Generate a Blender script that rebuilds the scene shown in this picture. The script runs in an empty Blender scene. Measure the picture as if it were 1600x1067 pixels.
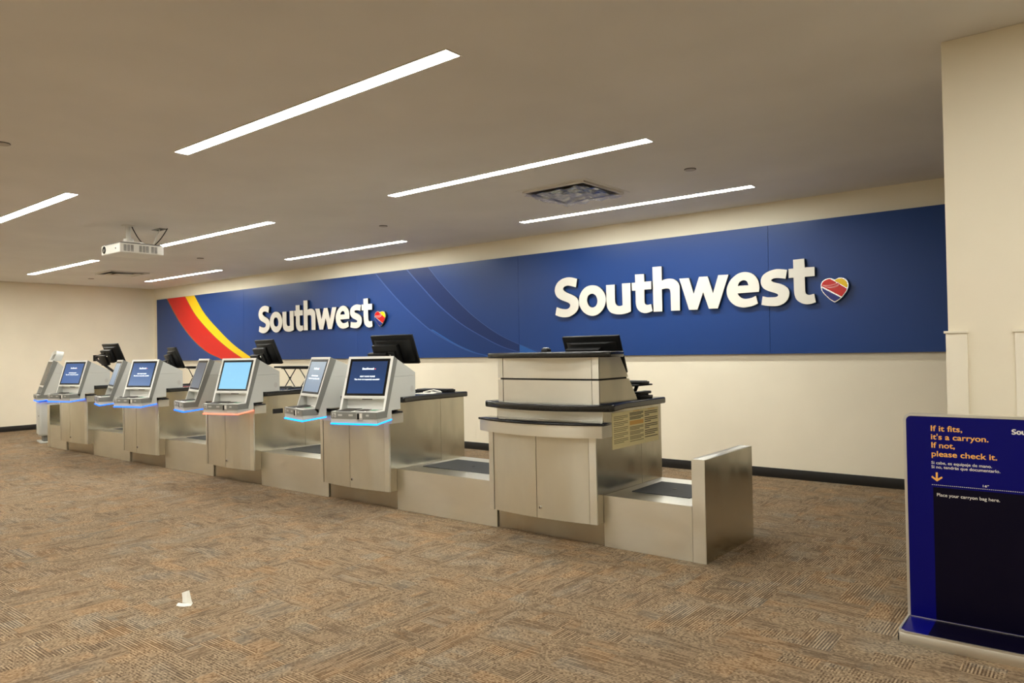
import bpy, bmesh, math, random
from mathutils import Matrix, Vector

random.seed(7)
S = bpy.context.scene
COL = S.collection
R = math.radians

# ---------------------------------------------------------------- camera
YAW, PITCH, ROLL = -0.67642583, 0.0123885, -0.01837284
EYE = Vector((0.0, 0.0, 1.45))
fwd = Vector((math.sin(YAW) * math.cos(PITCH), math.cos(YAW) * math.cos(PITCH), math.sin(PITCH)))
rgt = Vector((math.cos(YAW), -math.sin(YAW), 0.0))
upv = rgt.cross(fwd)
c_, s_ = math.cos(ROLL), math.sin(ROLL)
cr, cu = rgt * c_ + upv * s_, upv * c_ - rgt * s_
cam_data = bpy.data.cameras.new('camera')
cam = bpy.data.objects.new('camera', cam_data)
COL.objects.link(cam)
m = Matrix((cr, cu, -fwd)).transposed().to_4x4()
m.translation = EYE
cam.matrix_world = m
cam_data.sensor_width = 36.0
cam_data.lens = 1139.759 * 36.0 / 1600.0
cam_data.clip_start = 0.05
S.camera = cam

# ---------------------------------------------------------------- world, exposure
world = bpy.data.worlds.new('world')
S.world = world
world.use_nodes = True
world.node_tree.nodes['Background'].inputs[0].default_value = (0.9, 0.85, 0.75, 1)
world.node_tree.nodes['Background'].inputs[1].default_value = 0.02
S.view_settings.view_transform = 'Standard'
S.view_settings.look = 'None'
S.view_settings.gamma = 1.0
S.view_settings.use_curve_mapping = False
S.view_settings.exposure = 0.0
LAMP = 60.0            # emission strength of the recessed ceiling strips

# ---------------------------------------------------------------- materials
def srgb(r, g, b):
    def f(c):
        c /= 255.0
        return c / 12.92 if c <= 0.04045 else ((c + 0.055) / 1.055) ** 2.4
    return (f(r), f(g), f(b), 1.0)

def mat(name, col, rough=0.5, metal=0.0, emit=0.0, spec=0.5, coat=0.0):
    mt = bpy.data.materials.new(name)
    mt.use_nodes = True
    b = mt.node_tree.nodes['Principled BSDF']
    b.inputs['Base Color'].default_value = col
    b.inputs['Roughness'].default_value = rough
    b.inputs['Metallic'].default_value = metal
    b.inputs['Specular IOR Level'].default_value = spec
    b.inputs['Coat Weight'].default_value = coat
    if emit:
        b.inputs['Emission Color'].default_value = col
        b.inputs['Emission Strength'].default_value = emit
    return mt

class NT:
    """small helper for node graphs"""
    def __init__(self, mt):
        self.t = mt.node_tree
        self.b = self.t.nodes['Principled BSDF']
    def n(self, kind, **kw):
        nd = self.t.nodes.new(kind)
        for k, v in kw.items():
            setattr(nd, k, v)
        return nd
    def l(self, a, b):
        self.t.links.new(a, b)
    def val(self, sock, v):
        if hasattr(v, 'is_linked') or hasattr(v, 'links'):
            self.l(v, sock)
        else:
            sock.default_value = v
    def math(self, op, a, b=0.0, c=0.0):
        nd = self.n('ShaderNodeMath', operation=op)
        self.val(nd.inputs[0], a); self.val(nd.inputs[1], b); self.val(nd.inputs[2], c)
        return nd.outputs[0]
    def mix(self, f, a, b):
        nd = self.n('ShaderNodeMix', data_type='RGBA')
        self.val(nd.inputs[0], f); self.val(nd.inputs[6], a); self.val(nd.inputs[7], b)
        return nd.outputs[2]
    def noise(self, vec, scale, detail=2.0, rough=0.5):
        nd = self.n('ShaderNodeTexNoise')
        if vec is not None: self.l(vec, nd.inputs['Vector'])
        nd.inputs['Scale'].default_value = scale
        nd.inputs['Detail'].default_value = detail
        nd.inputs['Roughness'].default_value = rough
        return nd.outputs['Fac']
    def ramp(self, f, a, b, lo=0.0, hi=1.0):
        nd = self.n('ShaderNodeMapRange', clamp=True)
        self.val(nd.inputs[0], f)
        nd.inputs[1].default_value = a; nd.inputs[2].default_value = b
        nd.inputs[3].default_value = lo; nd.inputs[4].default_value = hi
        return nd.outputs[0]
    def coords(self):
        return self.n('ShaderNodeTexCoord').outputs['Object']
    def xyz(self, v):
        nd = self.n('ShaderNodeSeparateXYZ'); self.l(v, nd.inputs[0])
        return nd.outputs
    def vec(self, x, y, z=0.0):
        nd = self.n('ShaderNodeCombineXYZ')
        self.val(nd.inputs[0], x); self.val(nd.inputs[1], y); self.val(nd.inputs[2], z)
        return nd.outputs[0]
    def white(self, v):
        nd = self.n('ShaderNodeTexWhiteNoise', noise_dimensions='3D'); self.l(v, nd.inputs[0])
        return nd.outputs['Value']
    def bump(self, h, strength=0.2, dist=0.01):
        nd = self.n('ShaderNodeBump')
        nd.inputs['Strength'].default_value = strength
        nd.inputs['Distance'].default_value = dist
        self.l(h, nd.inputs['Height'])
        self.l(nd.outputs[0], self.b.inputs['Normal'])

M = {}

def wall_mat(name, col, rough=0.75):
    mt = mat(name, col, rough, spec=0.3); t = NT(mt)
    co = t.coords()
    n1 = t.noise(co, 1.3, 3)
    t.l(t.mix(t.ramp(n1, 0.3, 0.7), tuple(c * 0.96 for c in col[:3]) + (1,), tuple(min(1, c * 1.03) for c in col[:3]) + (1,)), t.b.inputs['Base Color'])
    t.bump(t.noise(co, 140, 2), 0.06, 0.004)
    return mt

M['wall'] = wall_mat('cream_wall_paint', (0.90, 0.83, 0.67, 1))
M['ceiling'] = wall_mat('ceiling_paint', (0.80, 0.785, 0.76, 1), 0.6)
M['trimpaint'] = wall_mat('trim_paint', (0.86, 0.80, 0.66, 1), 0.5)
M['base'] = mat('black_rubber_baseboard', (0.010, 0.009, 0.008, 1), 0.5)

def carpet():
    mt = mat('patterned_carpet', (0.2, 0.14, 0.1, 1), 0.95, spec=0.1); t = NT(mt)
    x, y, z = t.xyz(t.coords())
    F = lambda v, s: t.math('FLOOR', t.math('DIVIDE', v, s))
    TS = 0.50
    tile = t.white(t.vec(F(x, TS), F(y, TS), 3.3))
    # small inlays turned against their tile
    inlay = t.math('GREATER_THAN', t.white(t.vec(F(x, 0.17), F(y, 0.125), 8.1)), 0.78)
    turn = t.math('ABSOLUTE', t.math('SUBTRACT', t.math('GREATER_THAN', tile, 0.45), inlay))
    inv = t.math('SUBTRACT', 1.0, turn)
    u = t.math('ADD', t.math('MULTIPLY', x, turn), t.math('MULTIPLY', y, inv))
    v = t.math('ADD', t.math('MULTIPLY', y, turn), t.math('MULTIPLY', x, inv))
    off = t.math('MULTIPLY', tile, 37.0)
    RIB = 0.0072
    line = F(v, RIB)
    par = t.math('MULTIPLY', t.math('FRACT', t.math('MULTIPLY', line, 0.5)), 2.0)
    loop = t.white(t.vec(F(t.math('ADD', u, t.math('MULTIPLY', line, 0.0047)), 0.0105), line, off))
    run = t.white(t.vec(F(t.math('ADD', u, t.math('MULTIPLY', line, 0.041)), 0.115), line, off))
    ribbed = t.ramp(t.noise(t.vec(t.math('ADD', t.math('MULTIPLY', u, 3.0), off), t.math('MULTIPLY', v, 6.0), off), 1.0, 1.0), 0.44, 0.56)
    speck = t.math('ADD', t.math('MULTIPLY', loop, 0.72), t.math('MULTIPLY', par, 0.28))
    ribs = t.math('ADD', t.math('MULTIPLY', par, t.ramp(run, 0.25, 0.85, 0.30, 0.95)), t.math('MULTIPLY', loop, 0.25))
    val = t.math('ADD', t.math('MULTIPLY', speck, t.math('SUBTRACT', 1.0, ribbed)), t.math('MULTIPLY', ribs, ribbed))
    co = t.vec(x, y, 0.0)
    big = t.noise(co, 2.3, 3.0)
    blk = t.white(t.vec(F(t.math('ADD', u, off), 0.27), F(v, 0.16), off))
    tint = t.math('ADD', t.math('MULTIPLY', t.noise(t.vec(t.math('ADD', t.math('MULTIPLY', u, 2.6), off), t.math('MULTIPLY', v, 4.2), off), 1.0, 1.0), 0.72), t.math('MULTIPLY', blk, 0.28))
    base = t.mix(t.ramp(big, 0.35, 0.65), srgb(96, 76, 58), srgb(115, 89, 64))
    base = t.mix(t.ramp(tint, 0.58, 0.70, 0.0, 0.65), base, srgb(142, 99, 54))
    base = t.mix(t.ramp(tint, 0.43, 0.31, 0.0, 0.75), base, srgb(113, 107, 99))
    dark = t.mix(0.56, base, srgb(38, 28, 19)); lite = t.mix(0.52, base, srgb(208, 185, 152))
    col = t.mix(val, dark, lite)
    t.l(col, t.b.inputs['Base Color'])
    t.bump(val, 0.35, 0.004)
    return mt
M['carpet'] = carpet()

def steel(name, col=(0.82, 0.80, 0.71, 1), rough=0.31, axis=0, aniso=0.75):
    mt = mat(name, col, rough, 1.0); t = NT(mt)
    x, y, z = t.xyz(t.coords())
    k = (5.0, 5.0, 1.6) if axis else (1.6, 1.6, 5.0)
    sm = t.noise(t.vec(t.math('MULTIPLY', t.math('ADD', x, 3.7), k[0]), t.math('MULTIPLY', t.math('ADD', y, 9.1), k[1]), t.math('MULTIPLY', t.math('ADD', z, 5.3), k[2])), 1.0, 3.0, 0.5)
    t.l(t.ramp(sm, 0.35, 0.65, rough - 0.03, rough + 0.05), t.b.inputs['Roughness'])
    t.l(t.mix(t.ramp(sm, 0.40, 0.70), col, tuple(c * 0.93 for c in col[:3]) + (1,)), t.b.inputs['Base Color'])
    if aniso:      # horizontal brushing spreads reflections up and down
        tn = t.n('ShaderNodeTangent', direction_type='RADIAL', axis='Z')
        t.l(tn.outputs[0], t.b.inputs['Tangent'])
        t.b.inputs['Anisotropic'].default_value = aniso
        t.b.inputs['Anisotropic Rotation'].default_value = 0.25
    return mt
M['steel'] = steel('brushed_stainless_steel')
M['steel_v'] = steel('brushed_stainless_door', (0.71, 0.68, 0.575, 1), rough=0.33, axis=1)
M['steel_plinth'] = steel('shaded_plinth_steel', (0.56, 0.52, 0.43, 1), rough=0.22, axis=1)  # shadow under the cabinet overhang put into a darker steel colour
M['steel_side'] = steel('shaded_polished_side', (0.64, 0.61, 0.51, 1), rough=0.18, axis=1, aniso=0.5)  # polished; shade of the side faces put into the darker colour
M['steel_dark'] = steel('worn_kick_plate_steel', (0.80, 0.775, 0.68, 1), 0.34)
M['gap'] = mat('shadow_gap', (0.012, 0.011, 0.010, 1), 0.8)

def granite():
    mt = mat('black_granite', (0.012, 0.012, 0.011, 1), 0.14, spec=0.5); t = NT(mt)
    co = t.coords()
    n = t.noise(co, 230.0, 3.0, 0.7)
    t.l(t.mix(t.ramp(n, 0.56, 0.70), (0.010, 0.010, 0.009, 1), (0.10, 0.10, 0.09, 1)), t.b.inputs['Base Color'])
    return mt
M['granite'] = granite()
M['ledge_top'] = mat('black_laminate', (0.008, 0.009, 0.012, 1), 0.10)

def rubber():
    mt = mat('scale_mat_rubber', (0.020, 0.022, 0.022, 1), 0.6); t = NT(mt)
    n = t.noise(t.coords(), 160.0, 2.0)
    t.l(t.mix(n, (0.014, 0.015, 0.015, 1), (0.032, 0.034, 0.034, 1)), t.b.inputs['Base Color'])
    t.bump(n, 0.2, 0.003)
    return mt
M['mat'] = rubber()

def plastic(name, col, rough=0.4):
    mt = mat(name, col, rough); t = NT(mt)
    t.bump(t.noise(t.coords(), 400.0, 2.0), 0.03, 0.001)
    return mt
M['kiosk'] = plastic('kiosk_light_grey', (0.56, 0.57, 0.535, 1), 0.42)
M['kiosk_face'] = plastic('kiosk_white_face', (0.78, 0.78, 0.74, 1), 0.35)
M['kiosk_trim'] = plastic('kiosk_mid_grey', (0.20, 0.205, 0.19, 1), 0.45)
M['black'] = plastic('black_plastic', (0.0035, 0.0035, 0.0035, 1), 0.42)
M['black'].node_tree.nodes['Principled BSDF'].inputs['Specular IOR Level'].default_value = 0.28
M['black_gloss'] = mat('black_glass_bezel', (0.004, 0.004, 0.004, 1), 0.25, spec=0.25)
M['chrome'] = mat('chrome', (0.7, 0.7, 0.68, 1), 0.15, 1.0)
M['white'] = plastic('white_plastic', (0.80, 0.78, 0.72, 1), 0.4)
M['sticker'] = mat('pale_sticker', (0.50, 0.49, 0.46, 1), 0.5)
M['green'] = mat('green_print', (0.05, 0.26, 0.15, 1), 0.5)
M['rod'] = mat('black_rod', (0.006, 0.006, 0.006, 1), 0.4)
M['paper'] = mat('white_paper', (0.80, 0.78, 0.70, 1), 0.8)
M['lamp'] = mat('lamp_diffuser', (0.985, 0.98, 0.91, 1), 0.5, emit=LAMP)
def led(name, col, s):
    mt = mat(name, (0.01, 0.01, 0.01, 1), 0.6, spec=0.1); b = mt.node_tree.nodes['Principled BSDF']
    b.inputs['Emission Color'].default_value = col; b.inputs['Emission Strength'].default_value = s
    return mt
M['led_blue'] = led('led_blue', (0.002, 0.10, 1.0, 1), 4.0)
M['led_cyan'] = led('led_cyan', (0.002, 0.24, 1.0, 1), 4.0)
M['led_orange'] = led('led_orange', (1.0, 0.13, 0.07, 1), 4.0)

def screen(name, top, bot, strength=0.9):
    mt = mat(name, (0.01, 0.01, 0.012, 1), 0.28, spec=0.15); t = NT(mt)
    z = t.xyz(t.coords())[2]
    n = t.noise(t.coords(), 16.0, 2.0)
    c = t.mix(t.ramp(z, 0.27, 0.55), bot, top)
    c = t.mix(t.ramp(n, 0.62, 0.8, 0.0, 0.20), c, tuple(min(1, v * 1.5) for v in top[:3]) + (1,))
    t.l(c, t.b.inputs['Emission Color'])
    t.b.inputs['Emission Strength'].default_value = strength
    return mt
M['scr_dark'] = screen('screen_navy', srgb(38, 62, 104), srgb(42, 76, 130))
M['scr_mid'] = screen('screen_blue', srgb(58, 92, 148), srgb(110, 140, 186))
M['scr_soft'] = screen('screen_soft_blue', srgb(64, 98, 156), srgb(84, 118, 176))
M['scr_cyan'] = screen('screen_light_cyan', srgb(150, 214, 250), srgb(150, 216, 250), 1.0)
M['scr_pale'] = screen('screen_pale', srgb(176, 190, 200), srgb(140, 158, 180))  # washed-out look and reflection at a slant put into the emission
M['scr_grey'] = screen('screen_grey', srgb(96, 104, 116), srgb(128, 134, 142), 0.8)
M['scr_dull_glow'] = screen('screen_dull_glow', srgb(112, 106, 92), srgb(96, 92, 82), 0.5)  # emits a dim brown-grey of its own
M['scr_text'] = mat('screen_white_text', (0.85, 0.93, 1.0, 1), 0.4, emit=1.0)
M['scr_text_red'] = mat('screen_red_heart', (0.8, 0.12, 0.12, 1), 0.4, emit=0.6)

M['banner'] = mat('banner_blue_print', srgb(26, 64, 130), 0.33, spec=0.36)
M['red'] = mat('banner_red_print', srgb(214, 22, 14), 0.32)
M['yellow'] = mat('banner_yellow_print', srgb(252, 206, 10), 0.32)
M['gold'] = mat('banner_gold_line', srgb(150, 110, 50), 0.35)
M['swoosh_a'] = mat('banner_swoosh_blue', srgb(21, 55, 116), 0.33, spec=0.32)
M['swoosh_b'] = mat('banner_swoosh_deep_blue', srgb(16, 45, 102), 0.33, spec=0.32)
M['swoosh_line'] = mat('banner_swoosh_pale_line', srgb(48, 82, 152), 0.33)
M['swoosh_glow'] = mat('banner_swoosh_bright_blue', srgb(28, 92, 172), 0.33)
M['letter'] = mat('sign_letter_white', (0.83, 0.80, 0.72, 1), 0.45)
M['letter_side'] = mat('sign_letter_dark_return', (0.010, 0.014, 0.030, 1), 0.4)
M['silver'] = mat('silver_trim', (0.72, 0.72, 0.72, 1), 0.22, 1.0)
M['h_red'] = mat('heart_red', srgb(206, 14, 16), 0.2, coat=0.5)
M['h_yellow'] = mat('heart_yellow', srgb(250, 206, 8), 0.2, coat=0.5)
M['h_blue'] = mat('heart_blue', srgb(16, 38, 120), 0.2, coat=0.5)
M['h_pink'] = mat('heart_wing_line', srgb(240, 150, 146), 0.3)
M['alu'] = steel('satin_aluminium', (0.86, 0.84, 0.78, 1), 0.42, aniso=0)
M['sizer_blue'] = mat('sizer_royal_blue', srgb(3, 4, 104), 0.35, spec=0.2)
M['sizer_dark'] = mat('sizer_dark_navy', srgb(9, 6, 28), 0.35, spec=0.15)
M['sizer_orange'] = mat('sizer_amber_print', srgb(252, 186, 92), 0.5)
M['sizer_white'] = mat('sizer_white_print', srgb(240, 236, 226), 0.5)
M['notice'] = mat('notice_cream_card', srgb(236, 222, 168), 0.55)
M['ink'] = mat('notice_ink', srgb(128, 112, 76), 0.7)
M['ink_dark'] = mat('notice_dark_ink', srgb(82, 74, 56), 0.7)
M['ink_orange'] = mat('notice_orange_print', srgb(226, 178, 100), 0.7)
M['disc'] = mat('sprinkler_cover_paint', (0.50, 0.46, 0.41, 1), 0.5)
M['vent_dark'] = mat('vent_throat', (0.05, 0.042, 0.035, 1), 0.7)
M['vent'] = mat('vent_enamel', (0.72, 0.69, 0.63, 1), 0.3)
M['film'] = mat('vent_clear_film', (0.80, 0.80, 0.76, 1), 0.10, 0.6)
_t = NT(M['film']); _t.b.inputs['Alpha'].default_value = 0.42
M['grille'] = mat('grille_grey', (0.16, 0.15, 0.135, 1), 0.6)

# ---------------------------------------------------------------- geometry helpers
def link(name, me, material=None, parent=None, loc=None, rot=None):
    o = bpy.data.objects.new(name, me)
    COL.objects.link(o)
    if material is not None:
        mm = M[material] if isinstance(material, str) else material
        if me.materials:
            if me.materials[0] is not mm and me.users > 1:
                o.material_slots[0].link = 'OBJECT'; o.material_slots[0].material = mm
        else:
            me.materials.append(mm)
    if parent is not None: o.parent = parent
    if loc is not None: o.location = loc
    if rot is not None: o.rotation_euler = rot
    return o

def tag(o, label=None, cat=None, group=None, kind=None):
    if label: o['label'] = label
    if cat: o['category'] = cat
    if group: o['group'] = group
    if kind: o['kind'] = kind
    return o

def thing(name, label, cat, loc=(0, 0, 0), rz=0.0, group=None):
    o = bpy.data.objects.new(name, None)
    COL.objects.link(o)
    o.empty_display_size = 0.1
    o.location = loc; o.rotation_euler = (0, 0, rz)
    return tag(o, label, cat, group)

def finish(bm, name, bev=0.0, seg=2, smooth=False, ang=40):
    bmesh.ops.remove_doubles(bm, verts=bm.verts, dist=1e-5)
    bmesh.ops.recalc_face_normals(bm, faces=bm.faces)
    if bev > 0:
        ed = [e for e in bm.edges if len(e.link_faces) == 2 and e.calc_face_angle(0) > R(35)]
        bmesh.ops.bevel(bm, geom=ed, offset=bev, segments=seg, affect='EDGES', profile=0.5)
    me = bpy.data.meshes.new(name)
    bm.to_mesh(me); bm.free()
    if smooth or bev > 0:
        for p in me.polygons: p.use_smooth = True
        me.set_sharp_from_angle(angle=R(ang))
    return me

def add_box(bm, x0, x1, y0, y1, z0, z1):
    vs = [bm.verts.new(p) for p in ((x0, y0, z0), (x1, y0, z0), (x1, y1, z0), (x0, y1, z0), (x0, y0, z1), (x1, y0, z1), (x1, y1, z1), (x0, y1, z1))]
    for f in ((3, 2, 1, 0), (4, 5, 6, 7), (0, 1, 5, 4), (1, 2, 6, 5), (2, 3, 7, 6), (3, 0, 4, 7)):
        bm.faces.new([vs[i] for i in f])

def box(name, x0, x1, y0, y1, z0, z1, bev=0.0, seg=2):
    bm = bmesh.new(); add_box(bm, x0, x1, y0, y1, z0, z1)
    return finish(bm, name, bev, seg)

def add_loft(bm, a, b):
    va = [bm.verts.new(p) for p in a]; vb = [bm.verts.new(p) for p in b]
    n = len(a)
    bm.faces.new(va[::-1]); bm.faces.new(vb)
    for i in range(n):
        bm.faces.new((va[i], va[(i + 1) % n], vb[(i + 1) % n], vb[i]))

def prism(name, pts, z0, z1, bev=0.0, seg=2, smooth=False, top=None):
    """plan outline (x, y) raised from z0 to z1"""
    bm = bmesh.new()
    tp = top or pts
    add_loft(bm, [(x, y, z0) for x, y in pts], [(x, y, z1) for x, y in tp])
    return finish(bm, name, bev, seg, smooth)

def xprism(name, prof, x0, x1, bev=0.0, seg=2):
    """side profile (y, z) drawn out from x0 to x1"""
    bm = bmesh.new()
    add_loft(bm, [(x0, y, z) for y, z in prof], [(x1, y, z) for y, z in prof])
    return finish(bm, name, bev, seg)

def add_tube(bm, pts, r, n=8):
    pts = [Vector(p) for p in pts]
    rings = []
    for i, p in enumerate(pts):
        d = (pts[min(i + 1, len(pts) - 1)] - pts[max(i - 1, 0)]).normalized()
        a = d.cross(Vector((0, 0, 1)) if abs(d.z) < 0.9 else Vector((1, 0, 0))).normalized()
        b = d.cross(a)
        rings.append([bm.verts.new(p + a * (r * math.cos(2 * math.pi * k / n)) + b * (r * math.sin(2 * math.pi * k / n))) for k in range(n)])
    for i in range(len(rings) - 1):
        for k in range(n):
            bm.faces.new((rings[i][k], rings[i][(k + 1) % n], rings[i + 1][(k + 1) % n], rings[i + 1][k]))
    bm.faces.new(rings[0][::-1]); bm.faces.new(rings[-1])

def tube(name, pts, r, n=8):
    bm = bmesh.new(); add_tube(bm, pts, r, n)
    return finish(bm, name, 0, smooth=True)

def disc(name, r, h, n=28, axis='z', r2=None):
    bm = bmesh.new()
    r2 = r if r2 is None else r2
    A = [(math.cos(2 * math.pi * k / n), math.sin(2 * math.pi * k / n)) for k in range(n)]
    if axis == 'z': f = lambda c, s, q: (c, s, q)
    elif axis == 'x': f = lambda c, s, q: (q, c, s)
    else: f = lambda c, s, q: (c, q, s)
    add_loft(bm, [f(r * c, r * s, 0) for c, s in A], [f(r2 * c, r2 * s, h) for c, s in A])
    return finish(bm, name, 0, smooth=True)

def spline(pts, closed=True, steps=6):
    """Catmull-Rom through points; a third entry marks a sharp corner"""
    n = len(pts); out = []
    corner = [len(p) > 2 for p in pts]
    P = [Vector((p[0], p[1])) for p in pts]
    for i in range(n if closed else n - 1):
        j = (i + 1) % n
        p1, p2 = P[i], P[j]
        p0 = p1 * 2 - p2 if (corner[i] or (not closed and i == 0)) else P[(i - 1) % n]
        p3 = p2 * 2 - p1 if (corner[j] or (not closed and j == n - 1)) else P[(j + 1) % n]
        st = 1 if (corner[i] and corner[j]) else steps
        for k in range(st):
            t = k / st
            q = 0.5 * ((2 * p1) + (p2 - p0) * t + (2 * p0 - 5 * p1 + 4 * p2 - p3) * t * t + (3 * p1 - p0 - 3 * p2 + p3) * t ** 3)
            out.append((q.x, q.y))
    if not closed: out.append((P[-1].x, P[-1].y))
    return out

def flat(name, contours, depth, side=None, sc=1.0):
    """filled 2-D contours (with holes) given depth; lies in x/z, front face at y=-depth"""
    cu = bpy.data.curves.new(name, 'CURVE')
    cu.dimensions = '2D'; cu.fill_mode = 'BOTH'; cu.extrude = depth / 2
    for c in contours:
        sp = cu.splines.new('POLY'); sp.points.add(len(c) - 1); sp.use_cyclic_u = True
        for p, q in zip(sp.points, c): p.co = (q[0] * sc, q[1] * sc, 0, 1)
    ob = bpy.data.objects.new(name, cu)
    me = bpy.data.meshes.new_from_object(ob)
    bpy.data.objects.remove(ob); bpy.data.curves.remove(cu)
    me.name = name
    me.transform(Matrix.Translation((0, -depth / 2, 0)) @ Matrix.Rotation(R(90), 4, 'X'))
    me.materials.clear()
    return me

def text_mesh(body, size, depth=0.0008, bold=0.0, align='LEFT', space=1.0):
    cu = bpy.data.curves.new('lettering', 'FONT')
    cu.body = body; cu.size = size; cu.extrude = depth / 2; cu.offset = bold; cu.align_x = align
    cu.space_character = space
    ob = bpy.data.objects.new('lettering', cu)
    me = bpy.data.meshes.new_from_object(ob)
    bpy.data.objects.remove(ob); bpy.data.curves.remove(cu)
    me.transform(Matrix.Rotation(R(90), 4, 'X'))
    me.materials.clear()
    return me

def clip(poly, a, b, c):
    """keep a*x + b*y + c >= 0"""
    out = []
    for i in range(len(poly)):
        p, q = poly[i], poly[(i + 1) % len(poly)]
        dp, dq = a * p[0] + b * p[1] + c, a * q[0] + b * q[1] + c
        if dp >= 0: out.append(p)
        if (dp >= 0) != (dq >= 0):
            t = dp / (dp - dq)
            out.append((p[0] + (q[0] - p[0]) * t, p[1] + (q[1] - p[1]) * t))
    return out

def struct(name, me, material, parent=None):
    o = link(name, me, material, parent)
    if parent is None: o['kind'] = 'structure'
    return o

# ================================================================ THE SETTING
CEIL, YB, XL = 3.035, 8.075, -17.2
XR, YF = 4.2, -4.2
struct('floor', box('floor', XL - 0.1, XR + 0.1, YF - 0.1, YB + 0.1, -0.08, 0.0), 'carpet')
struct('ceiling', box('ceiling', XL - 0.1, XR + 0.1, YF - 0.1, YB + 0.1, CEIL, CEIL + 0.1), 'ceiling')
struct('wall_back', box('wall_back', XL - 0.1, XR + 0.1, YB, YB + 0.1, 0, CEIL), 'wall')
struct('wall_left', box('wall_left', XL - 0.1, XL, YF, YB, 0, CEIL), 'wall')
struct('wall_front_bounce', box('wall_front_bounce', XL - 0.1, XR + 0.1, YF - 0.1, YF, 0, CEIL), 'wall')  # unseen wall added to close the open hall for bounce light
struct('wall_side_bounce', box('wall_side_bounce', XR, XR + 0.1, YF, YB, 0, CEIL), 'wall')  # also added out of view, so light bounces back from the right
struct('wall_right', box('wall_right', -0.612, XR, 4.425, 5.05, 0, CEIL, 0.004), 'wall')
struct('baseboard_back', box('baseboard_back', XL, XR, YB - 0.012, YB, 0, 0.105, 0.003), 'base')
struct('baseboard_left', box('baseboard_left', XL, XL + 0.012, YF, YB - 0.012, 0, 0.105, 0.003), 'base')
struct('baseboard_right', box('baseboard_right', -0.52, XR, 4.413, 4.425, 0, 0.105, 0.003), 'base')

def guard(name, x0, x1):
    o = struct(name, box('guard_board', x0, x1, 4.411, 4.425, 0.0, 1.497, 0.002), 'trimpaint')
    struct('cap', box('guard_cap', x0 - 0.008, x1 + 0.006, 4.404, 4.425, 1.497, 1.510, 0.002), 'trimpaint', o)
    return o
g1 = guard('trim_1', -0.622, -0.526)

guard('trim_2', -0.322, -0.226)

# ---------------------------------------------------------------- ceiling strips
def ceiling_light(x0, x1, yc, label):
    t = thing('ceiling_light', label, 'ceiling light', ((x0 + x1) / 2, yc, CEIL), 0, 'recessed linear ceiling lights')
    L, W = (x1 - x0) / 2, 0.052
    bm = bmesh.new()
    for a in ((-L - 0.012, L + 0.012, -W - 0.012, -W), (-L - 0.012, L + 0.012, W, W + 0.012), (-L - 0.012, -L, -W, W), (L, L + 0.012, -W, W)):
        add_box(bm, a[0], a[1], a[2], a[3], -0.004, 0.0)
    link('frame', finish(bm, 'lamp_frame'), 'vent', t)
    link('diffuser', box('lamp_diffuser', -L, L, -W, W, -0.003, 0.0), 'lamp', t)
    return t
ROWS = {2.82: 'nearest row', 4.99: 'middle row', 7.13: 'row along the back wall'}
COLS = [(-5.53, -2.63), (-10.49, -7.65), (-15.5, -12.6)]
LL = {(0, 2.82): 'large bright recessed ceiling strip nearest the camera, left of centre',
      (1, 2.82): 'recessed ceiling strip cut off by the left picture edge',
      (0, 4.99): 'recessed ceiling strip just in front of the square air vent above the podium',
      (1, 4.99): 'recessed ceiling strip starting behind the hanging projector',
      (2, 4.99): 'short far recessed ceiling strip left of and below the projector',
      (0, 7.13): 'recessed ceiling strip over the right lettered sign, beyond the air vent',
      (1, 7.13): 'recessed ceiling strip over the left lettered sign on the blue banner',
      (2, 7.13): 'short far recessed ceiling strip nearest the back left room corner'}
for (ci, y), lab in LL.items():
    ceiling_light(COLS[ci][0], COLS[ci][1], y, lab)
for ci, (a, b) in enumerate(COLS + [(-0.55, 2.35)]):
    for y in (2.82, 0.65, -1.52):
        if (y == 2.82 and ci in (0, 1)) or (y == 0.65 and ci == 3): continue
        ceiling_light(a, b, y, 'recessed ceiling strip out of the picture, behind or beside the camera')

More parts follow.
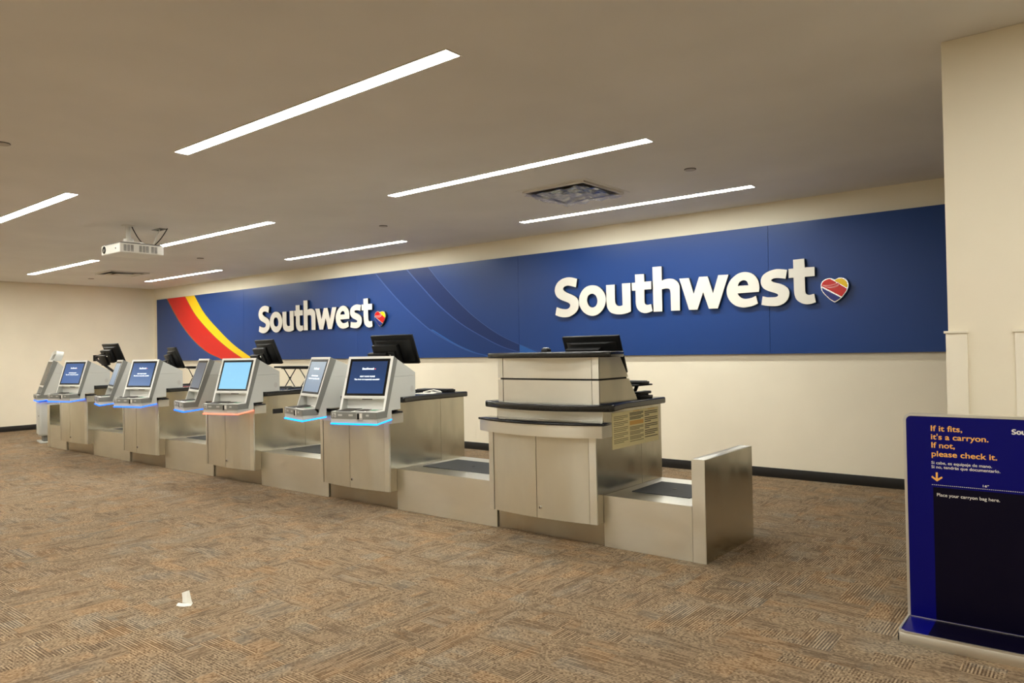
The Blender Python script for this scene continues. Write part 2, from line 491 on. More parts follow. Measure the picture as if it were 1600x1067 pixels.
# ---------------------------------------------------------------- ceiling vents
def vent(x, y, s, label, film):
    t = thing('ceiling_vent', label, 'air vent', (x, y, CEIL), 0, 'ceiling air vents')
    link('mounting_plate', box('vent_plate', -s - 0.05, s + 0.05, -s - 0.05, s + 0.05, -0.003, 0.0), 'ceiling', t)
    link('throat', box('vent_throat', -s + 0.01, s - 0.01, -s + 0.01, s - 0.01, -0.006, -0.003), 'vent_dark', t)
    for k, (r, drop) in enumerate(((s, 0.022), (s * 0.72, 0.030), (s * 0.46, 0.036))):
        bm = bmesh.new()
        w = 0.055 if k else 0.022
        n = 4
        outer = [(-r, -r), (r, -r), (r, r), (-r, r)]
        inner = [(p[0] * (r - w) / r, p[1] * (r - w) / r) for p in outer]
        vo = [bm.verts.new((p[0], p[1], -drop)) for p in outer]; vi = [bm.verts.new((p[0], p[1], -drop + 0.026 if k else -drop)) for p in inner]
        vu = [bm.verts.new((p[0], p[1], -drop + (0.003 if k else 0.022))) for p in outer]; vw = [bm.verts.new((p[0], p[1], -drop + (0.029 if k else 0.022))) for p in inner]
        for i in range(4):
            j = (i + 1) % 4
            bm.faces.new((vo[i], vo[j], vi[j], vi[i])); bm.faces.new((vu[j], vu[i], vw[i], vw[j]))
            bm.faces.new((vo[j], vo[i], vu[i], vu[j])); bm.faces.new((vi[i], vi[j], vw[j], vw[i]))
        link('frame' if k == 0 else 'louver', finish(bm, 'vent_louver'), 'vent', t)
    link('core', box('vent_core', -s * 0.22, s * 0.22, -s * 0.22, s * 0.22, -0.036, -0.030, 0.002), 'vent', t)
    if film:
        bm = bmesh.new(); N = 18
        rr = random.Random(3)
        g = [[bm.verts.new((-s * 0.97 + 2 * s * 0.97 * i / N, -s * 0.97 + 2 * s * 0.97 * j / N, -0.046 + rr.uniform(-0.010, 0.006) + 0.010 * math.sin(i * 1.3 + j * 0.5))) for j in range(N + 1)] for i in range(N + 1)]
        for i in range(N):
            for j in range(N):
                bm.faces.new((g[i][j], g[i + 1][j], g[i + 1][j + 1], g[i][j + 1]))
        link('clear_film', finish(bm, 'vent_film', smooth=True, ang=70), 'film', t)
    return t
vent(-4.08, 6.11, 0.365, 'square air vent under wrinkled clear film between the two right ceiling strips', True)
vent(-14.2, 6.08, 0.345, 'plain square air vent in the far ceiling below the projector', False)

for x, y, lab in ((-2.795, 6.06, 'round flat ceiling cover right of the film-covered air vent'),
                  (-6.924, 6.10, 'round flat ceiling cover above the left lettered sign'),
                  (-11.29, 6.05, 'round flat ceiling cover right of the projector'),
                  (-15.6, 6.08, 'round flat ceiling cover left of the far air vent'),
                  (-6.22, 1.83, 'round flat ceiling cover at the left picture edge')):
    t = thing('sprinkler_cover', lab, 'sprinkler cover', (x, y, CEIL), 0, 'concealed sprinkler covers')
    link('rim', disc('sprinkler_rim', 0.052, -0.005), 'gap', t)
    link('plate', disc('sprinkler_plate', 0.049, -0.005, r2=0.046), 'disc', t, (0, 0, -0.005))

# ---------------------------------------------------------------- projector
t = thing('ceiling_projector', 'white projector hanging from the ceiling on a short pole', 'projector', (-9.02, 3.98, 2.672))
body = link('body', box('projector_body', -0.25, 0.25, -0.25, 0.26, 0.0, 0.112, 0.012, 3), 'white', t)
link('top_gap', box('projector_top_gap', -0.235, 0.235, -0.235, 0.245, 0.112, 0.124), 'grille', t)
link('lens_ring', disc('projector_lens_ring', 0.056, -0.005, axis='y'), 'white', t, (-0.160, -0.249, 0.058))
lens = link('lens', disc('projector_lens', 0.046, -0.005, axis='y', r2=0.040), 'black_gloss', t, (-0.160, -0.254, 0.058))
link('lens_eye', disc('projector_lens_eye', 0.018, -0.002, axis='y'), 'chrome', lens, (0.008, -0.005, -0.008))
link('sensor', box('projector_sensor', 0.135, 0.150, -0.253, -0.249, 0.045, 0.062), 'black', t)
for y0, n in ((-0.205, 3), (-0.03, 3), (0.11, 2)):
    for k in range(n):
        gy = y0 + k * 0.040
        g = link('vent_grille', box('projector_grille', 0.249, 0.2525, gy, gy + 0.030, 0.018, 0.092), 'grille', t)
        for q in range(5):
            link('slat', box('grille_slat', 0.2525, 0.254, gy, gy + 0.030, 0.024 + q * 0.014, 0.028 + q * 0.014), 'white', g)
link('bracket', prism('projector_bracket', [(-0.16, -0.10), (0.10, -0.16), (0.17, 0.02), (0.06, 0.15), (-0.14, 0.12)], 0.124, 0.150, 0.004), 'white', t)
link('swivel', disc('projector_swivel', 0.055, 0.05), 'white', t, (-0.03, -0.03, 0.150))
link('pole', disc('projector_pole', 0.027, CEIL - 2.672 - 0.20), 'white', t, (-0.03, -0.03, 0.200))
link('ceiling_flange', disc('projector_flange', 0.075, -0.012), 'white', t, (-0.03, -0.03, CEIL - 2.672))
def sag(a, b, s, n=10):
    a, b = Vector(a), Vector(b)
    return [a.lerp(b, i / n) + Vector((0, 0, -s * 4 * (i / n) * (1 - i / n))) for i in range(n + 1)]
link('cable', tube('projector_cable', sag((0.02, -0.01, 0.345), (0.06, 0.13, 0.125), 0.03), 0.006), 'rod', t)
link('cable', tube('projector_cable_b', sag((0.10, 0.38, 0.363), (0.08, 0.20, 0.120), 0.03), 0.006), 'rod', t)
link('cable', tube('projector_cable_c', sag((-0.02, 0.34, 0.355), (0.05, 0.20, 0.120), 0.02), 0.006), 'white', t)
cb = thing('ceiling_cable_plate', 'dark slotted ceiling plate where the projector cables come down', 'cable plate', (-9.06, 4.33, CEIL))
link('plate', box('cable_plate', -0.11, 0.11, -0.05, 0.05, -0.006, 0.0, 0.002), 'grille', cb)
link('slot', box('cable_slot', -0.06, 0.06, -0.012, 0.012, -0.008, -0.006), 'gap', cb)

# ---------------------------------------------------------------- banner on the back wall
BF = 8.030          # banner front face
BZ0, BZ1 = 1.362, 2.774
ban = thing('wall_banner', 'long dark blue banner along the back wall with a red and yellow stripe', 'banner', (0, YB, 0))
seams = [-16.985, -13.33, -9.82, -6.315, -2.807, 0.70]
for a, b in zip(seams[:-1], seams[1:]):
    link('panel', box('banner_panel', a + 0.001, b - 0.001, BF - YB, 0, BZ0, BZ1, 0.0012, 1), 'banner', ban)

def stripe(name, left, right, material, thick=0.0012):
    L, Rr = spline(left, False, 8), spline(right, False, 8)
    poly = L + Rr[::-1]
    poly = clip(clip(poly, 0, 1, -BZ0 - 0.002), 0, -1, BZ1 - 0.002)
    return link(name, flat(name, [poly], thick), material, ban, (0, BF - YB, 0))
def shift(c, dx): return [(x + dx, z) for x, z in c]
redL = [(-16.62, 2.93), (-16.439, 2.738), (-15.954, 2.266), (-15.382, 1.85), (-14.783, 1.554), (-14.256, 1.407), (-13.95, 1.33)]
redR = [(-15.82, 2.93), (-15.668, 2.773), (-15.215, 2.34), (-14.578, 1.931), (-14.016, 1.643), (-13.522, 1.44), (-13.2, 1.335)]
yelR = [(-15.42, 2.93), (-15.262, 2.769), (-14.862, 2.375), (-14.335, 2.024), (-13.74, 1.687), (-13.172, 1.446), (-12.85, 1.335)]
stripe('gold_line', shift(redL, -0.035), redL, 'gold')
stripe('red_stripe', redL, shift(redR, -0.012), 'red')
stripe('gold_line', shift(redR, -0.012), shift(redR, 0.014), 'gold')
stripe('yellow_stripe', shift(redR, 0.014), yelR, 'yellow')
s1 = [(-9.48, 2.93), (-9.292, 2.74), (-8.975, 2.453), (-8.558, 2.119), (-8.08, 1.798), (-7.624, 1.583), (-7.237, 1.444), (-6.911, 1.377), (-6.70, 1.335)]
s2 = [(-8.74, 2.93), (-8.516, 2.721), (-8.223, 2.46), (-7.864, 2.159), (-7.42, 1.866), (-6.951, 1.639), (-6.637, 1.511), (-6.376, 1.440), (-6.0, 1.335)]
s3 = [(-8.24, 2.93), (-8.058, 2.736), (-7.805, 2.486), (-7.461, 2.192), (-7.13, 1.943), (-6.722, 1.702), (-6.331, 1.539), (-5.997, 1.434), (-5.7, 1.335)]
stripe('swoosh', s1, s2, 'swoosh_a', 0.0008)
stripe('swoosh', s2, s3, 'swoosh_b', 0.0008)
for c, w in ((s1, 0.034), (s2, 0.030), (s3, 0.014)):
    stripe('swoosh_line', shift(c, -w / 2), shift(c, w / 2), 'swoosh_line')
stripe('swoosh_highlight', shift(s1[4:8], 0.02), shift(s1[4:8], 0.06), 'swoosh_glow')
link('swoosh_highlight', flat('swoosh_tip', [[(-6.312, 1.531), (-6.16, 1.478), (-5.99, 1.420), (-6.312, 1.395)]], 0.0012), 'swoosh_glow', ban, (0, BF - YB, 0))

GLYPH = {
    'S': [[(361,485,1), (288,507), (214,516), (127,503), (56,465), (13,410), (0,354), (11,305), (45,259), (108,222), (183,194), (229,172), (245,147), (235,120), (204,100), (158,98), (94,108), (27,132,1), (3,28,1), (68,3), (149,-10), (230,-4), (311,31), (363,80), (379,145), (371,207), (333,251), (271,284), (203,312), (152,342), (137,368), (153,393), (194,405), (251,401), (341,375,1)]],
    'o': [[(595,384), (673,365), (742,314), (783,247), (792,182), (774,110), (730,48), (665,5), (583,-10), (501,13), (435,62), (392,130), (384,192), (397,262), (441,329), (509,373)], [(592,276), (636,256), (659,218), (666,180), (657,139), (629,108), (582,99), (542,118), (518,156), (510,199), (523,245), (551,269)]],
    'u': [[(800,372,1), (926,371,1), (925,184,1), (931,138), (951,108), (984,95), (1034,102,1), (1030,376,1), (1150,374,1), (1152,21,1), (1095,3), (1013,-8), (930,-2), (857,24), (816,76), (802,145), (800,228,1)]],
    't': [[(1217,474,1), (1342,470,1), (1344,375,1), (1438,375,1), (1438,278,1), (1342,278,1), (1341,160,1), (1343,120), (1356,97), (1382,89), (1431,97,1), (1449,13,1), (1395,-4), (1336,-9), (1277,13), (1238,55), (1222,113), (1221,175,1), (1221,275,1), (1171,276,1), (1168,373,1), (1219,373,1)]],
    'h': [[(1459,545,1), (1580,543,1), (1580,371,1), (1621,383), (1677,387), (1733,377), (1784,343), (1809,294), (1812,243,1), (1810,0,1), (1694,3,1), (1692,216,1), (1686,251), (1670,268), (1637,273), (1578,267,1), (1579,0,1), (1461,2,1)]],
    'w': [[(1808,378,1), (1931,376,1), (1987,185,1), (2057,379,1), (2163,377,1), (2224,177,1), (2291,381,1), (2413,378,1), (2279,0,1), (2170,3,1), (2104,198,1), (2031,0,1), (1925,2,1)]],
    'e': [[(2757,160,1), (2762,212), (2752,276), (2721,334), (2669,374), (2600,392), (2530,381), (2475,349), (2428,304), (2394,237), (2387,180), (2399,122), (2435,63), (2493,19), (2569,-3), (2628,-1), (2685,9), (2742,32,1), (2723,119,1), (2671,99), (2606,91), (2561,103), (2529,131), (2515,157,1)], [(2517,242,1), (2536,280), (2561,296), (2590,300), (2623,285), (2640,240,1)]],
    's': [[(3067,377,1), (3025,386), (2948,394), (2869,377), (2809,343), (2782,297), (2781,242), (2806,197), (2857,164), (2927,138), (2961,120), (2963,104), (2941,92), (2894,92), (2847,95), (2796,108,1), (2780,15,1), (2829,3), (2900,-6), (2970,-4), (3032,22), (3071,66), (3085,120), (3077,167), (3044,204), (2991,231), (2929,251), (2898,269), (2899,285), (2922,295), (2961,297), (3007,290), (3049,281,1)]],
    't2': [[(3132,479,1), (3248,482,1), (3251,388,1), (3350,385,1), (3352,288,1), (3249,287,1), (3251,147,1), (3256,116), (3271,99), (3296,93), (3342,102,1), (3357,12,1), (3301,-3), (3250,-3), (3198,17), (3158,53), (3140,101), (3134,155,1), (3133,288,1), (3082,287,1), (3082,385,1), (3133,385,1)]],
    'heart': [[(3549,234,1), (3528,247), (3496,255), (3460,248), (3427,228), (3412,199), (3410,169), (3418,131), (3439,96), (3474,56), (3508,24), (3545,0,1), (3586,23), (3622,55), (3657,101), (3677,143), (3682,180), (3670,214), (3647,240), (3612,252), (3581,249)]],
}
def contours(k, steps=6): return [spline(c, True, steps) for c in GLYPH[k]]
WORD = ['S', 'o', 'u', 't', 'h', 'w', 'e', 's', 't2']
GM = {}
for k in WORD:
    me = flat('letter_' + k, contours(k), 0.045, sc=0.001)
    me.materials.append(M['letter']); me.materials.append(M['letter_side'])
    for p in me.polygons: p.material_index = 0 if abs(p.normal.y) > 0.9 else 1
    GM[k] = me
HO = [(x - 3546, z - 128) for x, z in contours('heart', 8)[0]]
def hs(poly, k): return [(x * k, z * k) for x, z in poly]
# dividing bands of the emblem run down to the right
HI = hs(HO, 0.93)
def band(poly, z_at, sl, keep):
    # line z = z_at + sl*x ; keep=+1 above
    return clip(poly, -sl * keep, keep, -z_at * keep)
h_yellow = band(HI, 98, -0.70, 1)
h_red = band(band(HI, 90, -0.70, -1), -30, -0.62, 1)
h_blue = band(HI, -46, -0.62, -1)
HM = {'base': flat('heart_base', [HO], 0.045, sc=0.001), 'y': flat('heart_yellow', [h_yellow], 0.006, sc=0.001),
      'r': flat('heart_red', [h_red], 0.006, sc=0.001), 'b': flat('heart_blue', [h_blue], 0.006, sc=0.001)}
HM['base'].materials.append(M['silver']); HM['base'].materials.append(M['letter_side'])
for p in HM['base'].polygons: p.material_index = 0 if abs(p.normal.y) > 0.9 else 1
def ribbon(z0, bend, x0, x1, w):
    up = [(x0 + (x1 - x0) * i / 8, z0 + bend * (4 * (i / 8) * (1 - i / 8)) + 18 * i / 8 + w / 2) for i in range(9)]
    dn = [(x0 + (x1 - x0) * i / 8, z0 + bend * (4 * (i / 8) * (1 - i / 8)) + 18 * i / 8 - w / 2) for i in range(9)]
    return flat('heart_wing', [up + dn[::-1]], 0.003, sc=0.001)
HW = [ribbon(56, -14, -115, 42, 9), ribbon(42, -18, -96, 50, 7), ribbon(30, -14, -66, 44, 6)]

def letter_sign(x, z, label):
    t = thing('letter_sign', label, 'sign', (x, BF - 0.0012, z), 0, 'raised lettered signs on the blue banner')
    for k in WORD:
        o = bpy.data.objects.new('letter', GM[k]); COL.objects.link(o); o.parent = t
    h = bpy.data.objects.new('heart_emblem', HM['base']); COL.objects.link(h); h.parent = t
    h.location = (3.546, 0, 0.128)
    h['label'] = 'red, yellow and blue heart emblem with silver rim'
    for nm, k, mm in (('yellow_field', 'y', 'h_yellow'), ('red_field', 'r', 'h_red'), ('blue_field', 'b', 'h_blue')):
        link(nm, HM[k], mm, h, (0, -0.045, 0))
    for w in HW: link('wing_line', w, 'h_pink', h, (0, -0.051, 0))
    return t
letter_sign(-5.6586, 1.8877, 'raised white nine-letter sign with heart on the right half of the blue banner')
letter_sign(-12.724, 1.884, 'raised white nine-letter sign with heart near the red and yellow stripe')

# ================================================================ CHECK-IN COUNTERS
CX = [-3.37, -5.60, -7.83, -10.06, -12.29]       # podium, then four kiosk counters towards the left wall
Y0 = 4.60                                        # front line of the plinths
HW_ = 0.512
CACHE = {}
def cached(key, fn):
    if key not in CACHE: CACHE[key] = fn()
    return CACHE[key]
def arc(hw, y_end, bow, n=20, x0=None, x1=None):
    a = -hw if x0 is None else x0; b = hw if x1 is None else x1
    return [(a + (b - a) * i / n, y_end - bow * (1 - ((a + (b - a) * i / n) / hw) ** 2)) for i in range(n + 1)]
def slab(hw, y_end, bow, x0, x1, th, n=10):
    f = arc(hw, y_end, bow, n, x0, x1)
    return f + [(x, y + th) for x, y in f[::-1]]

def lock(parent, x, y, z):
    k = link('lock', cached('lock', lambda: disc('door_lock', 0.013, -0.012, 16, 'y', 0.011)), 'chrome', parent, (x, y, z))
    link('keyhole', cached('keyhole', lambda: box('keyhole', -0.002, 0.002, -0.0135, -0.012, -0.006, 0.006)), 'gap', k)

def counter(cx, label, podium=False):
    t = thing('check_in_counter', label, 'counter', (cx, Y0, 0), 0, 'stainless check-in counters')
    link('plinth', cached('plinth', lambda: box('counter_plinth', -0.508, 0.508, 0.018, 0.92, 0, 0.173)), 'steel_plinth', t)
    link('body', cached('cbody', lambda: prism('counter_body', arc(0.505, -0.075, 0.045) + [(0.505, 0.925), (-0.505, 0.925)], 0.173, 0.80)), 'steel_dark', t)
    link('upper_body', cached('ubody', lambda: prism('counter_upper_body', arc(0.505, 0.02, 0.03) + [(0.505, 0.925), (-0.505, 0.925)], 0.80, 0.988, 0, smooth=True)), 'steel', t)
    # two doors between two corner strips, set proud of the body
    for s, (a, b) in enumerate(((-0.452, -0.0025), (0.0025, 0.452))):
        d = link('door', cached(('door', s), lambda: prism('cabinet_door', slab(0.512, -0.086, 0.048, a, b, 0.0105), 0.172, 0.80, 0, smooth=True)), 'steel_v', t)
        if s == 1: lock(d, 0.035, -0.086 - 0.047, 0.252)
    for a, b in ((-0.512, -0.457), (0.457, 0.512)):
        link('corner_strip', cached(('cs', a), lambda: prism('corner_strip', slab(0.512, -0.090, 0.048, a, b, 0.015, 4), 0.172, 0.80, 0, smooth=True)), 'steel', t)
    # side cladding in two sheets with an open joint
    for s in (-1, 1):
        for q, (a, b) in enumerate(((-0.070, 0.586), (0.589, 0.928))):
            x0, x1 = (0.505, 0.512) if s > 0 else (-0.512, -0.505)
            if q == 0:
                prof = [(-0.074, 0.173), (0.586, 0.173), (0.586, 0.988), (0.022, 0.988), (0.022, 0.80), (-0.074, 0.80)]
            else:
                prof = [(0.589, 0.0), (0.928, 0.0), (0.928, 0.988), (0.589, 0.988)]
            link('side_panel', cached(('sp', s, q), lambda: xprism('side_panel', prof, x0, x1)), 'steel_side', t)
    # bowed shelf: steel apron under a black top
    ap = arc(0.582, -0.115, 0.120)
    link('shelf_apron', cached('apron', lambda: prism('shelf_apron', ap + [(0.578, 0.03), (-0.578, 0.03)], 0.805, 0.894, 0, smooth=True)), 'steel', t)
    tp = arc(0.600, -0.115, 0.135)
    link('shelf_top', cached('shelf', lambda: prism('shelf_top', tp + [(0.585, 0.02), (-0.585, 0.02)], 0.894, 0.911, 0.004, 2)), 'ledge_top', t)
    fy, bow = (-0.010, 0.150) if podium else (0.010, 0.120)
    ol = arc(0.615, fy, bow) + [(0.615, 0.02), (0.548, 0.30), (0.548, 0.955), (-0.548, 0.955), (-0.548, 0.30), (-0.615, 0.02)]
    link('granite_top', cached(('granite', podium), lambda: prism('granite_top', ol, 0.988, 1.040, 0.012, 3)), 'granite', t)
    # black hand slots cut in the side sheets
    if cx == CX[2]:
        link('hand_slot', cached('slot', lambda: box('hand_slot', 0.5115, 0.5135, 0.155, 0.288, 0.782, 0.836)), 'gap', t)
    if podium:
        H = 0.485
        def back(z): return 0.585 - (z - 1.04) * (0.585 - 0.327) / 0.348
        def ring(z, hw, inset=0.0): return arc(hw, 0.018 + inset, 0.028) + [(hw, back(z) - inset), (-hw, back(z) - inset)]
        link('riser_core', prism('riser_core', ring(1.04, H - 0.012, 0.012), 1.040, 1.388, top=ring(1.388, H - 0.012, 0.012)), 'gap', t)
        for z0, z1 in ((1.040, 1.214), (1.228, 1.388)):
            link('riser_side', prism('riser_side', [(H - 0.012, 0.02), (H, 0.02), (H, back(z0)), (H - 0.012, back(z0))], z0, z1, top=[(H - 0.012, 0.02), (H, 0.02), (H, back(z1)), (H - 0.012, back(z1))]), 'steel_side', t)
            link('riser_side', prism('riser_side', [(-H + 0.012, 0.02), (-H, 0.02), (-H, back(z0)), (-H + 0.012, back(z0))], z0, z1, top=[(-H + 0.012, 0.02), (-H, 0.02), (-H, back(z1)), (-H + 0.012, back(z1))]), 'steel_v', t)
            link('riser_front', prism('riser_front', slab(H, 0.012, 0.028, -0.425, 0.425, 0.012, 14), z0, z1, 0, smooth=True), 'steel', t)
            for a, b in ((-H, -0.430), (0.430, H)):
                link('corner_strip', prism('riser_strip', slab(H, 0.010, 0.028, a, b, 0.014, 4), z0, z1, 0, smooth=True), 'steel', t)
        o2 = arc(0.590, 0.002, 0.130) + [(0.590, 0.02), (0.560, 0.262), (-0.560, 0.262), (-0.590, 0.02)]
        link('upper_granite', prism('upper_granite', o2, 1.388, 1.432, 0.011, 3), 'granite', t)
    return t
counter(CX[0], 'tall stainless podium counter with raised black granite shelf, no kiosks, rightmost', True)
counter(CX[1], 'stainless counter carrying the nearest pair of kiosks, next to the podium')
counter(CX[2], 'stainless counter under the kiosk with the bright cyan screen')
counter(CX[3], 'stainless counter second from the left end, under two blue-lit kiosks')
counter(CX[4], 'leftmost stainless counter, carrying a single kiosk')

# ---------------------------------------------------------------- baggage scales between them
def scale(x0, x1, mx0, mx1, label):
    cx = (x0 + x1) / 2; w = (x1 - x0) / 2
    t = thing('baggage_scale', label, 'baggage scale', (cx, Y0, 0), 0, 'low steel baggage scales')
    key = round(w, 3)
    link('base', cached(('sb', key), lambda: box('scale_base', -w + 0.004, w - 0.004, 0.012, 0.905, 0, 0.360)), 'steel_dark', t)
    link('front_panel', cached(('sf', key), lambda: box('scale_front', -w + 0.002, w - 0.002, 0.002, 0.012, 0, 0.362)), 'steel_dark', t)
    link('top_plate', cached(('stp', key), lambda: box('scale_top', -w + 0.002, w - 0.002, 0.0, 0.91, 0.362, 0.374)), 'steel', t)
    m_ = link('rubber_mat', cached(('sm', key), lambda: box('scale_mat', mx0 - cx, mx1 - cx, 0.235, 0.715, 0.374, 0.379, 0.002, 1)), 'mat', t)
    link('level_eye', cached('eye', lambda: disc('level_eye', 0.016, 0.002, 16)), 'black_gloss', m_, ((mx0 + mx1) / 2 - cx, 0.475, 0.379))
    return t
for i in range(4):
    a, b = CX[i + 1] + HW_, CX[i] - HW_
    scale(a, b, a + 0.10, b - 0.25, ('low steel baggage scale between the podium and the nearest kiosk counter',
          'low steel baggage scale right of the cyan-screen kiosk counter',
          'low steel baggage scale left of the cyan-screen kiosk counter',
          'low steel baggage scale right of the leftmost counter')[i])
scale(CX[0] + HW_, -2.160, -2.755, -2.285, 'low steel baggage scale at the right end, beside the upright end panel')
scale(-13.485, CX[4] - HW_, -13.36, -12.92, 'narrow steel baggage scale at the far left end of the counters')
def end_panel(x0, x1, label):
    t = thing('end_panel', label, 'panel', ((x0 + x1) / 2, Y0, 0), 0, 'upright steel end panels')
    w = (x1 - x0) / 2
    link('core', cached('epc', lambda: box('end_panel_core', -w + 0.004, w - 0.004, 0.004, 0.846, 0, 0.688)), 'steel_dark', t)
    for x in (-w, w - 0.004):
        link('face_sheet', cached(('epf', x), lambda: box('end_panel_sheet', x, x + 0.004, 0.004, 0.850, 0, 0.690)), 'steel_side', t)
    link('front_strip', cached('eps', lambda: box('end_panel_strip', -w, w, -0.002, 0.004, 0, 0.690)), 'steel', t)
    link('cap', cached('epcap', lambda: box('end_panel_cap', -w, w, -0.002, 0.850, 0.690, 0.694)), 'steel', t)
end_panel(-2.158, -2.064, 'upright stainless end panel at the right end of the counters')
end_panel(-13.581, -13.487, 'upright stainless end panel at the far left end, beside the freestanding kiosk')

# notice stuck to the podium's right side
nt = thing('notice_card', 'cream printed notice card on the right side of the podium', 'notice', (CX[0] + HW_ + 0.0005, 0, 0))
def nbox(nm, y0, y1, z0, z1, mm, th=0.0006, off=0.002, par=nt):
    return link(nm, box('notice_' + nm, off, off + th, y0, y1, z0, z1), mm, par)
nc = nbox('card', 4.742, 5.478, 0.690, 0.966, 'notice', 0.002, 0.0)
rr = random.Random(11)
def lines(y0, y1, z_top, n, dz, h, mm, short=0.5):
    z = z_top
    for i in range(n):
        e = y1 if (i % 3 != 2) else y0 + (y1 - y0) * rr.uniform(short, 0.9)
        nbox('print_line', y0, e, z - h, z, mm, par=nc)
        z -= dz * (1.5 if i % 3 == 2 else 1)
lines(4.762, 4.975, 0.935, 15, 0.0125, 0.0045, 'ink')
lines(5.003, 5.222, 0.948, 6, 0.0090, 0.0055, 'ink_dark', 0.8)
nbox('orange_block', 5.003, 5.222, 0.852, 0.884, 'ink_orange', par=nc)
lines(5.003, 5.222, 0.838, 10, 0.0105, 0.0050, 'ink')
lines(5.243, 5.460, 0.942, 13, 0.0145, 0.0065, 'ink_dark', 0.3)
nbox('heading', 5.06, 5.16, 0.955, 0.960, 'ink_orange', par=nc)
nbox('heading', 5.30, 5.41, 0.954, 0.959, 'ink_orange', par=nc)

# ---------------------------------------------------------------- self-service kiosks
def kiosk_parts(t, W=0.49, led='led_cyan', scr='scr_dark', msg=True, k=1.0, notch=True, fb=0.130):
    """origin: middle of the lower front edge; y runs back, z up"""
    h = W / 2
    def q(y, z): return (fb + (y - 0.13) * k, 0.12 + (z - 0.12) * k)
    FT, FB = q(0.288, 0.600), (fb, 0.120)          # ends of the sloping face line
    RT, RB = q(0.345, 0.572), (0.150, 0.060)          # rear edge of the side trim
    def fy(z): return FB[0] + (FT[0] - FB[0]) * (z - FB[1]) / (FT[1] - FB[1])
    lip = q(0, 0.218)[1]
    seam = q(0, 0.412)[1]
    back_top, back_y = q(0, 0.440)[1], 0.652 if notch else 0.470
    low = [(0.006, 0.012), (0.240, 0.030), (0.240, 0.112), (0.387, 0.112), (0.387, 0.2205), (back_y, 0.2205), (back_y, back_top), RT, FT] if notch else \
          [(0.006, 0.012), (0.240, 0.030), (0.300, 0.0), (back_y, 0.0), (back_y, back_top), RT, FT]
    centre = low + [(fy(lip + 0.012), lip + 0.012), (fy(lip) + 0.004, lip), (0.225, lip), (0.225, 0.124), (0.012, 0.113), (0.006, 0.105)]
    cheek = low + [FB, (0.012, 0.113), (0.006, 0.105)]
    key = (W, k, notch)
    def cut(poly, s): return clip(poly, 0, s, -s * seam - 0.0012)
    for nm, s in (('housing', -1), ('top_lid', 1)):
        def mk():
            bm = bmesh.new()
            a = cut(centre, s); b = cut(cheek, s)
            add_loft(bm, [(-h + 0.022, y, z) for y, z in a], [(h - 0.022, y, z) for y, z in a])
            for x0, x1 in ((-h, -h + 0.022), (h - 0.022, h)):
                add_loft(bm, [(x0, y, z) for y, z in b], [(x1, y, z) for y, z in b])
            me = bpy.data.meshes.new('kiosk_' + nm)
            bmesh.ops.recalc_face_normals(bm, faces=bm.faces)
            bm.to_mesh(me); bm.free()
            me.materials.append(M['kiosk']); me.materials.append(M['kiosk_face'])
            for p in me.polygons:
                n = p.normal; c = p.center
                if abs(n.x) < 0.5 and n.y < -0.2 and c.z > 0.115: p.material_index = 1
                if abs(n.x) < 0.5 and n.z > 0.9 and c.z < 0.2: p.material_index = 1
            return me
        me = cached((nm,) + key, mk)
        o = bpy.data.objects.new(nm, me); COL.objects.link(o); o.parent = t
    # grey trim: band round the tray and a strip up each side of the face
    link('tray_band', cached(('tb',) + key, lambda: prism('tray_band', [(-h - 0.003, 0.16), (-h - 0.003, 0.006), (-h + 0.006, 0.0), (h - 0.006, 0.0), (h + 0.003, 0.006), (h + 0.003, 0.16), (h - 0.001, 0.16), (h - 0.001, 0.0065), (-h + 0.001, 0.0065), (-h + 0.001, 0.16)], 0.054, 0.111)), 'kiosk_trim', t)
    tr = [(0.008, 0.112), (0.128, 0.119), (FT[0] - 0.003, FT[1] - 0.004), RT, (RB[0], RB[1])]
    for s in (-1, 1):
        x0, x1 = (h, h + 0.003) if s > 0 else (-h - 0.003, -h)
        link('side_trim', cached(('st', s) + key, lambda: xprism('side_trim', [(fb - 0.002, 0.100), (fb - 0.002, 0.119), (FT[0] + 0.002, FT[1] - 0.002), (RT[0], RT[1] - 0.002), (fb + 0.030, 0.070)], x0, x1)), 'kiosk_trim', t)
    # led strip under the tray
    ol = [(-h - 0.002, 0.240), (-h - 0.002, 0.0), (h + 0.002, 0.0), (h + 0.002, 0.240), (h - 0.008, 0.240), (h - 0.008, 0.010), (-h + 0.008, 0.010), (-h + 0.008, 0.240)]
    def led_mesh():
        bm = bmesh.new()
        f = lambda y: 0.0 + 0.026 * max(0, y) / 0.24
        add_loft(bm, [(x, y, f(y) - 0.002) for x, y in ol], [(x, y, f(y) + 0.0095) for x, y in ol])
        return finish(bm, 'led_strip')
    link('led_strip', cached(('led', led) + key, led_mesh), led, t)
    # screen in its black bezel on the sloping face
    zb0, zb1 = q(0, 0.245)[1], q(0, 0.578)[1]
    ang = math.atan2(FT[0] - FB[0], FT[1] - FB[1])
    nx, nz = -math.cos(ang), math.sin(ang)
    def tilt(nm, x0, x1, z0, z1, d0, d1, bev=0.0):
        pr = [(fy(z0) + nx * d0, z0 + nz * d0), (fy(z1) + nx * d0, z1 + nz * d0), (fy(z1) + nx * d1, z1 + nz * d1), (fy(z0) + nx * d1, z0 + nz * d1)]
        return xprism(nm, pr, x0, x1, bev, 1)
    bz = link('bezel', cached(('bz',) + key, lambda: tilt('screen_bezel', -0.218, 0.218, zb0, zb1, -0.002, 0.0022, 0.001)), 'black_gloss', t)
    zs0, zs1 = zb0 + 0.020, zb1 - 0.024
    link('screen', cached(('scr', scr) + key, lambda: tilt('touch_screen', -0.194, 0.194, zs0, zs1, 0.0018, 0.0028)), scr, bz)
